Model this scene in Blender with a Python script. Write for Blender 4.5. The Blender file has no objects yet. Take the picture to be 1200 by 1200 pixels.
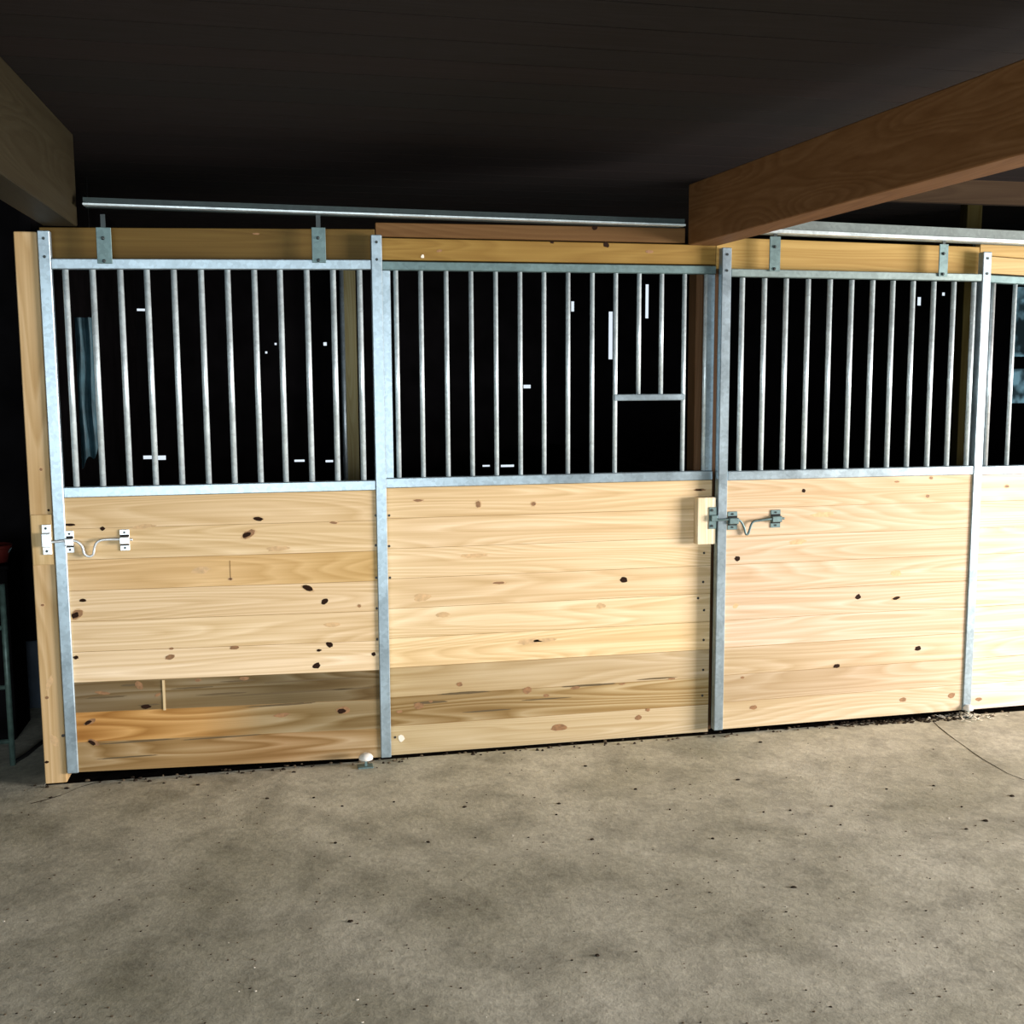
import bpy, bmesh, math, random
from mathutils import Vector, Matrix
random.seed(7)
S = bpy.context.scene
COL = S.collection

# ------------------------------------------------------------------ camera
F = 1280.74; PITCH = math.radians(6.888); ROLL = math.radians(-.2876); YAW = math.radians(11.965)
D = 4.618; H = 1.659
FW = Vector((math.sin(YAW)*math.cos(PITCH), math.cos(YAW)*math.cos(PITCH), -math.sin(PITCH)))
R0 = Vector((math.cos(YAW), -math.sin(YAW), 0)); U0 = R0.cross(FW)
RR = R0*math.cos(ROLL)+U0*math.sin(ROLL); UU = -R0*math.sin(ROLL)+U0*math.cos(ROLL)
EYE = Vector((0, -D, H))
cam_d = bpy.data.cameras.new('camera'); cam = bpy.data.objects.new('camera', cam_d); COL.objects.link(cam)
cam_d.sensor_width = 36; cam_d.lens = F/1200*36; cam_d.clip_start = .05
cam.matrix_world = Matrix(((RR.x, UU.x, -FW.x, EYE.x), (RR.y, UU.y, -FW.y, EYE.y), (RR.z, UU.z, -FW.z, EYE.z), (0, 0, 0, 1)))
S.camera = cam

def ray(x, y):
    return RR*((x-600)/F)-UU*((y-600)/F)+FW
def at(x, y, Y=0.0):
    d = ray(x, y); return EYE+d*((Y+D)/d.y)
FLOOR = .012
def fl(x, y, z=FLOOR):
    d = ray(x, y); return EYE+d*((z-H)/d.z)

# ------------------------------------------------------------------ materials
def mat(name):
    m = bpy.data.materials.new(name); m.use_nodes = True
    nt = m.node_tree; b = nt.nodes['Principled BSDF']; return m, nt, b
def N(nt, t, **k):
    n = nt.nodes.new(t)
    for a, v in k.items(): setattr(n, a, v)
    return n
def plain(name, c, rough=.7, metal=0., spec=.5, noise=.0, nscale=20, bump=0):
    m, nt, b = mat(name)
    b.inputs['Roughness'].default_value = rough; b.inputs['Metallic'].default_value = metal
    b.inputs['Specular IOR Level'].default_value = spec
    b.inputs['Base Color'].default_value = (*c, 1)
    if noise or bump:
        tc = N(nt, 'ShaderNodeTexCoord'); no = N(nt, 'ShaderNodeTexNoise'); no.inputs['Scale'].default_value = nscale
        no.inputs['Detail'].default_value = 6; nt.links.new(tc.outputs['Object'], no.inputs['Vector'])
        mr = N(nt, 'ShaderNodeMapRange'); mr.inputs[1].default_value = .3; mr.inputs[2].default_value = .7
        mr.inputs[3].default_value = 1-noise; mr.inputs[4].default_value = 1+noise
        nt.links.new(no.outputs['Fac'], mr.inputs[0])
        mx = N(nt, 'ShaderNodeVectorMath', operation='SCALE'); mx.inputs[0].default_value = c
        nt.links.new(mr.outputs[0], mx.inputs['Scale']); nt.links.new(mx.outputs[0], b.inputs['Base Color'])
        if bump:
            bp = N(nt, 'ShaderNodeBump'); bp.inputs['Strength'].default_value = bump; bp.inputs['Distance'].default_value = .01
            nt.links.new(no.outputs['Fac'], bp.inputs['Height']); nt.links.new(bp.outputs[0], b.inputs['Normal'])
    return m

def wood(name, rough=.65, contrast=.3, axis='x', seed=0., spec=.25):
    """grain along one axis; colour comes from the 'tint' attribute, board number from 'bid'"""
    m, nt, b = mat(name); L = nt.links.new
    tc = N(nt, 'ShaderNodeTexCoord'); at_ = N(nt, 'ShaderNodeAttribute', attribute_name='bid')
    tint = N(nt, 'ShaderNodeAttribute', attribute_name='tint')
    sc = {'x': (.55, 6., 7.), 'z': (7., 6., .55), 'y': (7., .55, 6.)}[axis]
    mp = N(nt, 'ShaderNodeVectorMath', operation='MULTIPLY'); mp.inputs[1].default_value = sc
    L(tc.outputs['Object'], mp.inputs[0])
    cb = N(nt, 'ShaderNodeMath', operation='MULTIPLY'); cb.inputs[1].default_value = 3.71; L(at_.outputs['Fac'], cb.inputs[0])
    cv = N(nt, 'ShaderNodeCombineXYZ'); 
    for i in range(3): L(cb.outputs[0], cv.inputs[i])
    ad = N(nt, 'ShaderNodeVectorMath', operation='ADD'); L(mp.outputs[0], ad.inputs[0]); L(cv.outputs[0], ad.inputs[1])
    n1 = N(nt, 'ShaderNodeTexNoise'); n1.inputs['Scale'].default_value = 1.1; n1.inputs['Detail'].default_value = 1.2; n1.inputs['Roughness'].default_value = .35
    L(ad.outputs[0], n1.inputs['Vector'])
    mu = N(nt, 'ShaderNodeMath', operation='MULTIPLY'); mu.inputs[1].default_value = 17; L(n1.outputs['Fac'], mu.inputs[0])
    fr = N(nt, 'ShaderNodeMath', operation='FRACT'); L(mu.outputs[0], fr.inputs[0])
    rp = N(nt, 'ShaderNodeValToRGB'); e = rp.color_ramp.elements
    e[0].position = 0; e[0].color = (0, 0, 0, 1); e[1].position = 1; e[1].color = (0, 0, 0, 1)
    q = e.new(.72); q.color = (.9, .9, .9, 1); q = e.new(.9); q.color = (.35, .35, .35, 1)
    L(fr.outputs[0], rp.inputs[0])
    # fine streaks
    sc2 = tuple(s*(1.6 if s < 1 else 9) for s in sc)
    mp2 = N(nt, 'ShaderNodeVectorMath', operation='MULTIPLY'); mp2.inputs[1].default_value = sc2; L(tc.outputs['Object'], mp2.inputs[0])
    n2 = N(nt, 'ShaderNodeTexNoise'); n2.inputs['Scale'].default_value = 2.; n2.inputs['Detail'].default_value = 5; L(mp2.outputs[0], n2.inputs['Vector'])
    # broad blotches
    sc3 = tuple(s*(1.5 if s < 1 else .9) for s in sc)
    mp3 = N(nt, 'ShaderNodeVectorMath', operation='MULTIPLY'); mp3.inputs[1].default_value = sc3; L(ad.outputs[0], mp3.inputs[0])
    n3 = N(nt, 'ShaderNodeTexNoise'); n3.inputs['Scale'].default_value = .9; n3.inputs['Detail'].default_value = 2; L(mp3.outputs[0], n3.inputs['Vector'])
    m1 = N(nt, 'ShaderNodeMath', operation='MULTIPLY_ADD'); L(rp.outputs[0], m1.inputs[0]); m1.inputs[1].default_value = -contrast; m1.inputs[2].default_value = 1.08
    m2 = N(nt, 'ShaderNodeMapRange'); L(n2.outputs['Fac'], m2.inputs[0]); m2.inputs[1].default_value = .3; m2.inputs[2].default_value = .7; m2.inputs[3].default_value = .9; m2.inputs[4].default_value = 1.07
    m3 = N(nt, 'ShaderNodeMapRange'); L(n3.outputs['Fac'], m3.inputs[0]); m3.inputs[1].default_value = .3; m3.inputs[2].default_value = .7; m3.inputs[3].default_value = .86; m3.inputs[4].default_value = 1.1
    p1 = N(nt, 'ShaderNodeMath', operation='MULTIPLY'); L(m1.outputs[0], p1.inputs[0]); L(m2.outputs[0], p1.inputs[1])
    p2 = N(nt, 'ShaderNodeMath', operation='MULTIPLY'); L(p1.outputs[0], p2.inputs[0]); L(m3.outputs[0], p2.inputs[1])
    # darker grain is also more orange: per-channel power
    sep = N(nt, 'ShaderNodeSeparateColor'); L(tint.outputs['Color'], sep.inputs[0])
    cmb = N(nt, 'ShaderNodeCombineColor')
    for i, pw in enumerate((.75, 1.0, 1.55)):
        po = N(nt, 'ShaderNodeMath', operation='POWER'); L(p2.outputs[0], po.inputs[0]); po.inputs[1].default_value = pw
        mm = N(nt, 'ShaderNodeMath', operation='MULTIPLY'); L(po.outputs[0], mm.inputs[0]); L(sep.outputs[i], mm.inputs[1]); L(mm.outputs[0], cmb.inputs[i])
    L(cmb.outputs[0], b.inputs['Base Color'])
    b.inputs['Roughness'].default_value = rough; b.inputs['Specular IOR Level'].default_value = spec
    bp = N(nt, 'ShaderNodeBump'); bp.inputs['Strength'].default_value = .15; bp.inputs['Distance'].default_value = .002
    L(p2.outputs[0], bp.inputs['Height']); L(bp.outputs[0], b.inputs['Normal'])
    return m

def galvanised(name, c=(.52, .63, .66), rough=.38, metal=.75):
    m, nt, b = mat(name); L = nt.links.new
    tc = N(nt, 'ShaderNodeTexCoord'); vo = N(nt, 'ShaderNodeTexVoronoi'); vo.inputs['Scale'].default_value = 70
    L(tc.outputs['Object'], vo.inputs['Vector'])
    no = N(nt, 'ShaderNodeTexNoise'); no.inputs['Scale'].default_value = 9; no.inputs['Detail'].default_value = 4; L(tc.outputs['Object'], no.inputs['Vector'])
    a = N(nt, 'ShaderNodeSeparateColor'); L(vo.outputs['Color'], a.inputs[0])
    mr = N(nt, 'ShaderNodeMapRange'); L(a.outputs[0], mr.inputs[0]); mr.inputs[3].default_value = .88; mr.inputs[4].default_value = 1.1
    m2 = N(nt, 'ShaderNodeMapRange'); L(no.outputs['Fac'], m2.inputs[0]); m2.inputs[1].default_value = .3; m2.inputs[2].default_value = .7; m2.inputs[3].default_value = .8; m2.inputs[4].default_value = 1.12
    mu = N(nt, 'ShaderNodeMath', operation='MULTIPLY'); L(mr.outputs[0], mu.inputs[0]); L(m2.outputs[0], mu.inputs[1])
    vs = N(nt, 'ShaderNodeVectorMath', operation='SCALE'); vs.inputs[0].default_value = c; L(mu.outputs[0], vs.inputs['Scale'])
    L(vs.outputs[0], b.inputs['Base Color'])
    m3 = N(nt, 'ShaderNodeMapRange'); L(no.outputs['Fac'], m3.inputs[0]); m3.inputs[3].default_value = rough-.08; m3.inputs[4].default_value = rough+.12
    L(m3.outputs[0], b.inputs['Roughness']); b.inputs['Metallic'].default_value = metal
    return m

PINE = wood('pine_boards', contrast=.24)
PINE_W = wood('weathered_boards', contrast=.62, rough=.8)
PINE_V = wood('pine_upright', axis='z', contrast=.28)
OLD_V = wood('old_upright', axis='z', contrast=.3, rough=.95, spec=0.)
PINE_Y = wood('pine_rafter', axis='y', contrast=.3)
ROUGHX = wood('rough_timber', axis='x', rough=.9, contrast=.35)
GALV = galvanised('galvanised_steel', (.37, .47, .52), .33, .6)
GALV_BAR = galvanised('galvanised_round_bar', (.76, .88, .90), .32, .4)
TRACKF = galvanised('track_face', (.16, .20, .19), .6, .3); TRACK_SHADE = galvanised('shaded_track_face', (.035, .055, .055), .6, .3)  # left track gets the darker copy: beam shade and falloff in its colour
GALV_SHADE = galvanised('shaded_galvanised', (.22, .29, .28), .45, .5)  # darker copy of the steel: upper shade put into the right door's top rail
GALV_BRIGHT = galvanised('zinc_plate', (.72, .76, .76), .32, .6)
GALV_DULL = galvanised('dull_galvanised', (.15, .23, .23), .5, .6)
KNOT = plain('knot_dark', (.022, .009, .004), .7, spec=.1)
STREAK = plain('dark_grain_streak', (.13, .095, .05), .8, spec=.1)
KNOT_B = plain('knot_brown', (.27, .14, .055), .6, noise=.25, nscale=80)
HALO = plain('knot_halo', (.62, .42, .21), .65, noise=.15, nscale=60)
NAIL = plain('nail_head', (.05, .045, .04), .5, .5)
GAP_SHADE = plain('staple_gap_shade', (.008, .007, .006), .9)
BOLT = plain('bolt_dark', (.05, .06, .06), .45, .8)
SHADE_W = plain('shade_dark_wood', (.006, .0055, .006), .95, spec=.0, noise=.3, nscale=6)  # near-black: shade of the stall interior put into the wood colour
SOIL = plain('shade_dark_bedding', (.008, .007, .006), .95, spec=.0, noise=.4, nscale=15, bump=.5)  # near-black: stall and door-gap shade put into the bedding colour
DIRT = plain('dark_dirt', (.035, .026, .018), .95, spec=.05)
PALE = plain('pale_shavings', (.85, .80, .66), .85, noise=.1)
GREENP = plain('green_gate_paint', (.085, .14, .12), .45, .3, noise=.35, nscale=30)
REDP = plain('red_plastic', (.09, .011, .008), .45)
BLUEW = plain('blue_grey_board', (.055, .075, .10), .8, noise=.3, nscale=8)
RUBBER = plain('black_rubber', (.012, .012, .012), .6)
WHITEP = plain('white_plastic', (.85, .84, .78), .35)

def concrete():
    m, nt, b = mat('concrete'); L = nt.links.new
    tc = N(nt, 'ShaderNodeTexCoord')
    def noise(s, d, r=.6):
        n = N(nt, 'ShaderNodeTexNoise'); n.inputs['Scale'].default_value = s; n.inputs['Detail'].default_value = d; n.inputs['Roughness'].default_value = r
        L(tc.outputs['Object'], n.inputs['Vector']); return n
    a = noise(1.3, 6, .62); f = noise(38, 5, .7); st = noise(5.5, 4, .6)
    r = N(nt, 'ShaderNodeValToRGB'); e = r.color_ramp.elements
    e[0].position = .3; e[0].color = (.38, .37, .275, 1); e[1].position = .68; e[1].color = (.70, .685, .565, 1)
    L(a.outputs['Fac'], r.inputs[0])
    m2 = N(nt, 'ShaderNodeMapRange'); L(f.outputs['Fac'], m2.inputs[0]); m2.inputs[1].default_value = .3; m2.inputs[2].default_value = .7; m2.inputs[3].default_value = .78; m2.inputs[4].default_value = 1.2
    m3 = N(nt, 'ShaderNodeMapRange'); L(st.outputs['Fac'], m3.inputs[0]); m3.inputs[1].default_value = .3; m3.inputs[2].default_value = .55; m3.inputs[3].default_value = .72; m3.inputs[4].default_value = 1.05
    mu = N(nt, 'ShaderNodeMath', operation='MULTIPLY'); L(m2.outputs[0], mu.inputs[0]); L(m3.outputs[0], mu.inputs[1])
    vs = N(nt, 'ShaderNodeVectorMath', operation='SCALE'); L(r.outputs[0], vs.inputs[0]); L(mu.outputs[0], vs.inputs['Scale'])
    L(vs.outputs[0], b.inputs['Base Color']); b.inputs['Roughness'].default_value = .85; b.inputs['Specular IOR Level'].default_value = .25
    bp = N(nt, 'ShaderNodeBump'); bp.inputs['Strength'].default_value = .35; bp.inputs['Distance'].default_value = .006
    L(f.outputs['Fac'], bp.inputs['Height']); L(bp.outputs[0], b.inputs['Normal'])
    return m
CONC = concrete()

# ------------------------------------------------------------------ mesh helpers
class MB:
    def __init__(s):
        s.bm = bmesh.new(); s.tint = s.bm.loops.layers.float_color.new('tint'); s.bid = s.bm.loops.layers.float_color.new('bidc'); s.mats = []
    def mi(s, m):
        if m not in s.mats: s.mats.append(m)
        return s.mats.index(m)
    def face(s, vs, m, tint=(1, 1, 1), bid=0.):
        try: f = s.bm.faces.new(vs)
        except ValueError: return
        f.material_index = s.mi(m)
        for i, l in enumerate(f.loops):
            t = tint[i] if isinstance(tint[0], (tuple, list)) else tint
            l[s.tint] = (*t, 1); l[s.bid] = (bid, bid, bid, 1)
        return f
    def hexa(s, c, m, tint=(1, 1, 1), bid=0., bev=0.):
        """c: 8 corners, 0-3 one end ring, 4-7 other end ring"""
        if bev:
            b2 = bmesh.new(); v = [b2.verts.new(p) for p in c]
            for q in ((0, 3, 2, 1), (4, 5, 6, 7), (0, 1, 5, 4), (1, 2, 6, 5), (2, 3, 7, 6), (3, 0, 4, 7)): b2.faces.new([v[i] for i in q])
            bmesh.ops.bevel(b2, geom=list(b2.edges), offset=bev, segments=1, affect='EDGES')
            vm = {x: s.bm.verts.new(x.co) for x in b2.verts}
            for f in b2.faces: s.face([vm[x] for x in f.verts], m, tint, bid)
            b2.free(); return
        v = [s.bm.verts.new(p) for p in c]
        for q in ((0, 3, 2, 1), (4, 5, 6, 7), (0, 1, 5, 4), (1, 2, 6, 5), (2, 3, 7, 6), (3, 0, 4, 7)):
            s.face([v[i] for i in q], m, tint, bid)
    def box(s, a, b, m, tint=(1, 1, 1), bid=0., bev=0.):
        x0, y0, z0 = a; x1, y1, z1 = b
        s.hexa([(x0, y0, z0), (x0, y1, z0), (x0, y1, z1), (x0, y0, z1), (x1, y0, z0), (x1, y1, z0), (x1, y1, z1), (x1, y0, z1)], m, tint, bid, bev)
    def bar(s, p, q, h, y0, y1, m, tint=(1, 1, 1), bid=0., bev=0.):
        """flat bar in the wall plane from p to q, width h, between depths y0 and y1"""
        p = Vector(p); q = Vector(q); d = Vector((q.x-p.x, 0, q.z-p.z)).normalized(); n = Vector((-d.z, 0, d.x))*(h/2)
        def V(o, k, y): r = o+n*k; return (r.x, y, r.z)
        s.hexa([V(p, -1, y0), V(p, -1, y1), V(p, 1, y1), V(p, 1, y0), V(q, -1, y0), V(q, -1, y1), V(q, 1, y1), V(q, 1, y0)], m, tint, bid, bev)
    def tube(s, pts, r, m, n=12, tint=(1, 1, 1), flat=1.):
        pts = [Vector(p) for p in pts]; rings = []; up = None
        for i, p in enumerate(pts):
            d = (pts[min(i+1, len(pts)-1)]-pts[max(i-1, 0)]).normalized()
            if up is None: up = Vector((0, -1, 0)) if abs(d.y) < .9 else Vector((0, 0, 1))
            a = d.cross(up).normalized(); bb = a.cross(d).normalized(); up = bb
            rr = r[i] if isinstance(r, (list, tuple)) else r
            rings.append([s.bm.verts.new(p+(a*math.cos(t)+bb*math.sin(t)*flat)*rr) for t in [2*math.pi*k/n for k in range(n)]])
        for a, b in zip(rings, rings[1:]):
            for k in range(n):
                f = s.face([a[k], a[(k+1) % n], b[(k+1) % n], b[k]], m, tint)
                if f: f.smooth = True
        s.face(rings[0][::-1], m, tint); s.face(rings[-1], m, tint)
    def lathe(s, c, prof, m, n=24, tint=(1, 1, 1), axis='z'):
        c = Vector(c); rings = []
        for r, h in prof:
            ring = []
            for k in range(n):
                t = 2*math.pi*k/n; x, y = r*math.cos(t), r*math.sin(t)
                o = {'z': (x, y, h), 'y': (x, h, y), 'x': (h, x, y)}[axis]; ring.append(s.bm.verts.new(c+Vector(o)))
            rings.append(ring)
        for a, b in zip(rings, rings[1:]):
            for k in range(n):
                f = s.face([a[k], a[(k+1) % n], b[(k+1) % n], b[k]], m, tint); 
                if f: f.smooth = True
        s.face(rings[0][::-1], m, tint); s.face(rings[-1], m, tint)
    def blob(s, c, w, h, ang, Y, t, m, n=14, jag=.15):
        """irregular oval patch on a wall face at depth Y, standing t proud of it"""
        ring0, ring1 = [], []
        for k in range(n):
            a = 2*math.pi*k/n; j = 1+random.uniform(-jag, jag)
            x, z = w/2*math.cos(a)*j, h/2*math.sin(a)*j
            X = c.x+x*math.cos(ang)-z*math.sin(ang); Z = c.z+x*math.sin(ang)+z*math.cos(ang)
            ring0.append(s.bm.verts.new((X, Y+.002, Z))); ring1.append(s.bm.verts.new((X, Y-t, Z)))
        for k in range(n): s.face([ring0[k], ring0[(k+1) % n], ring1[(k+1) % n], ring1[k]], m)
        s.face(ring1, m)
    def build(s, name, parent=None):
        bmesh.ops.recalc_face_normals(s.bm, faces=list(s.bm.faces))
        me = bpy.data.meshes.new(name); s.bm.to_mesh(me)
        for m in s.mats: me.materials.append(m)
        # board number as a point-independent float attribute
        src = me.attributes.get('bidc')
        if src:
            vals = [d.color[0] for d in src.data]
            me.attributes.remove(src); dst = me.attributes.new('bid', 'FLOAT', 'CORNER')
            dst.data.foreach_set('value', vals)
        s.bm.free()
        o = bpy.data.objects.new(name, me); COL.objects.link(o)
        if parent is not None:
            o.parent = parent; o.matrix_parent_inverse = Matrix.Identity(4)
            w_ = Vector(parent.location); q_ = parent.parent
            while q_ is not None: w_ = w_+q_.location; q_ = q_.parent
            o.location = -w_
        return o
def tag(o, label=None, cat=None, group=None, kind=None):
    if label: o['label'] = label
    if cat: o['category'] = cat
    if group: o['group'] = group
    if kind: o['kind'] = kind
    return o
def thing(name, label, cat, loc=(0, 0, 0), group=None):
    o = bpy.data.objects.new(name, None); COL.objects.link(o); o.location = loc; o.empty_display_size = .1
    return tag(o, label, cat, group)
def lab(o, t): o['label'] = t; return o
PXM = 1/265.

def knots(mb, lst, Y, wy=745):
    for k in lst:
        x, y, w, h, a, kind = k
        c = at(x, y, Y); s = (c-EYE).dot(FW)/F; w *= s; h *= s; a = math.radians(a)
        if kind == 's': mb.blob(c, w, h, 0, Y, .0003, STREAK, 26, .14); continue
        if kind == 'n': mb.blob(c, w, h, a, Y, .0012, NAIL, 8, .05); continue
        if kind == 'w': mb.blob(c, w, h, a, Y, .0015, PALE, 8, .3); continue
        if kind == 'b':
            if y < wy: mb.blob(c, w*1.1, h*1.15, a, Y, .0004, HALO, 18, .12)
            mb.blob(c, w*.8, h*.75, a, Y, .0008, KNOT_B, 16, .15); continue
        if kind == 'l': mb.blob(c, w, h, a, Y, .0004, HALO, 16, .2); continue
        if w > 9*s and y < wy: mb.blob(c, w*1.2, h*1.25, a, Y, .0004, HALO, 18, .12)
        if w > 13*s: mb.blob(c, w, h, a, Y, .0008, KNOT_B, 14, .15); mb.blob(c+Vector((-w*.12, 0, -h*.06)), w*.62, h*.7, a, Y, .0012, KNOT, 12, .2)
        else: mb.blob(c, w, h, a, Y, .0008, KNOT, 12, .18)

def boards(mb, pA, pB, topA, topB, Yf, Yb, tints, xpad=0.):
    """horizontal tongue-and-groove boards between bottom line pA-pB and top line topA-topB"""
    n = len(tints)
    for i, t in enumerate(tints):                 # i = 0 is the top board
        u1 = 1-i/n; u0 = 1-(i+1)/n
        segs = t if isinstance(t, list) else [t, t]
        m = len(segs)-1
        g = .0011
        for j in range(m):
            s0, s1 = j/m, (j+1)/m
            def P(s, u, dz=0): 
                a = pA.lerp(pB, s); b = topA.lerp(topB, s); r = a.lerp(b, u); return Vector((r.x, 0, r.z+dz))
            cs = []
            for s_ in (s0, s1):
                lo = P(s_, u0, g); hi = P(s_, u1, -g)
                cs += [(lo.x, Yf, lo.z), (lo.x, Yb, lo.z), (hi.x, Yb, hi.z), (hi.x, Yf, hi.z)]
            v = [mb.bm.verts.new(p) for p in cs]
            bid = i*1.37+len(tints)*.21+pA.x
            A, B = segs[j], segs[j+1]; pm = PINE_W if min(q_[0] for q_ in segs) < .40 else PINE
            for q in ((0, 1, 5, 4), (1, 2, 6, 5), (2, 3, 7, 6), (3, 0, 4, 7)):
                mb.face([v[k] for k in q], pm, [A if k < 4 else B for k in q], bid)
            if j == 0: mb.face([v[k] for k in (0, 3, 2, 1)], PINE, A, bid)
            if j == m-1: mb.face([v[k] for k in (4, 5, 6, 7)], PINE, B, bid)
        # dark groove backing
        a = pA.lerp(topA, u0); b = pB.lerp(topB, u0)
        if i < n-1:
            mb.bar(a, b, .004, Yf+.002, Yb-.002, PINE, (.40, .27, .12), 0)

C1 = (.74, .56, .33); C2 = (.70, .52, .29); C3 = (.70, .48, .23); C4 = (.80, .62, .37)
WX = (.33, .26, .155); WY = (.40, .29, .155)

# ------------------------------------------------------------------ the two sliding doors
def bracket(name, mb_y, pt, pb, w, parent, label=None):
    m = MB(); X = (pt.x+pb.x)/2
    m.box((X-w/2, mb_y-.006, pb.z), (X+w/2, mb_y, pt.z), GALV_DULL, bev=.0015)
    # trolley hanger running up into the track, coloured dark for the shadow there
    m.box((X-w*.16, mb_y-.005, pt.z-.001), (X+w*.16, mb_y-.001, pt.z+.05), BOLT)
    o = m.build(name, parent)
    for t in (.3, .93):
        b = MB(); z = pt.z+(pb.z-pt.z)*t
        b.lathe((X-w*.05, mb_y-.006, z), [(.007, 0), (.007, -.004), (.004, -.007)], BOLT, 8, axis='y'); b.build('bolt', o)
    return o

def latch(parent, b1, b2, tip, pts, Y):
    MT = tip or GALV_BRIGHT
    """sliding bolt on two staples; pts: pixel path of the rod with its drop handle"""
    for (x0, y0, x1, y1) in (b1, b2):
        a = at(x0, y0, Y); b = at(x1, y1, Y); h = a.z-b.z; m = MB()
        m.box((a.x, Y-.004, b.z), (b.x, Y, a.z), MT, bev=.0015)
        zc = (a.z+b.z)/2
        m.box((a.x, Y-.024, zc-h*.17), (b.x, Y-.004, zc+h*.17), MT, bev=.003)
        for k in (-1, 1): m.box((a.x+.001, Y-.0046, zc+k*h*.21-.004), (b.x-.001, Y-.004, zc+k*h*.21+.004), GAP_SHADE)  # dark strips paint the gap shadows beside the hump
        for k in (-1, 1): m.lathe(((a.x+b.x)/2, Y-.004, zc+k*h*.36), [(.0045, 0), (.0045, -.003)], BOLT, 8, axis='y')
        m.build('latch_staple', parent)
    P = [at(x, y, Y-.016) for x, y in pts]; fine = []
    for i in range(len(P)-1):                               # Catmull-Rom through the path
        p0 = P[max(i-1, 0)]; p1 = P[i]; p2 = P[i+1]; p3 = P[min(i+2, len(P)-1)]
        for k in range(6):
            t = k/6; fine.append(.5*((2*p1)+(p2-p0)*t+(2*p0-5*p1+4*p2-p3)*t*t+(-p0+3*p1-3*p2+p3)*t**3))
    fine.append(P[-1]); m = MB(); m.tube(fine, .0052, MT, 10); m.build('latch_bolt', parent)

def sliding_door(label, XL, XR, toppx, tr, mr, bt, bars, brk, tints, kn, latch_args, nails):
    t = thing('sliding_stall_door', label, 'stall door', ((XL+XR)/2, .02, bt[0].z))
    sw = .045
    for X, tp, b in ((XL, toppx[0], bt[0]), (XR, toppx[1], bt[1])):
        m = MB(); z1 = at(tp[0], tp[1]).z; m.box((X-sw/2, 0, b.z), (X+sw/2, .04, z1), GALV, bev=.003)
        for dz in (.03, .10): m.lathe((X, 0, z1-dz), [(.006, 0), (.006, -.003)], BOLT, 8, axis='y')
        m.build('stile', t)
    def rail(name, pa, pb, h):
        m = MB(); pa = at(*pa); pb = at(*pb)
        sl = (pb.z-pa.z)/(pb.x-pa.x); A = Vector((XL+sw/2, 0, pa.z+sl*(XL+sw/2-pa.x))); B = Vector((XR-sw/2, 0, pa.z+sl*(XR-sw/2-pa.x)))
        m.bar(A, B, h, .002, .038, GALV_SHADE if name == 'top_rail' and XL > 0 else GALV, bev=.003); m.build(name, t); return A, B
    TA, TB = rail('top_rail', tr[0], tr[1], .040 if XL < 0 else .034); MA, MC = rail('middle_rail', mr[0], mr[1], .042)
    for xt, xb in bars:
        X = (at(xt, 325, .02).x+at(xb, 555, .02).x)/2
        f = (X-TA.x)/(TB.x-TA.x); z1 = TA.lerp(TB, f).z-.021; z0 = MA.lerp(MC, f).z+.022
        m = MB(); m.tube([(X, .02, z0), (X, .02, z1)], .0118, GALV_BAR, 14); m.build('bar', t)
    m = MB()
    A = Vector((XL+sw/2, 0, bt[0].z)); B = Vector((XR-sw/2, 0, bt[1].z))
    boards(m, A, B, MA-Vector((0, 0, .021)), MC-Vector((0, 0, .021)), .010, .036, tints)
    if XL < 0:
        a = at(269, 657, .01); m.box((a.x, .0092, at(269, 680, .01).z), (a.x+.003, .0101, a.z), PINE, (.3, .18, .07))
    knots(m, kn, .010); knots(m, [(x, y, 3, 3.4, 0, 'n') for x, y in nails], .010)
    m.build('board_panel', t)
    for (x, yt, yb, w) in brk: bracket('hanger_bracket', .000, at(x, yt, -.003), at(x, yb, -.003), w, t)
    latch(t, *latch_args, 0.009)
    return t

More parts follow.
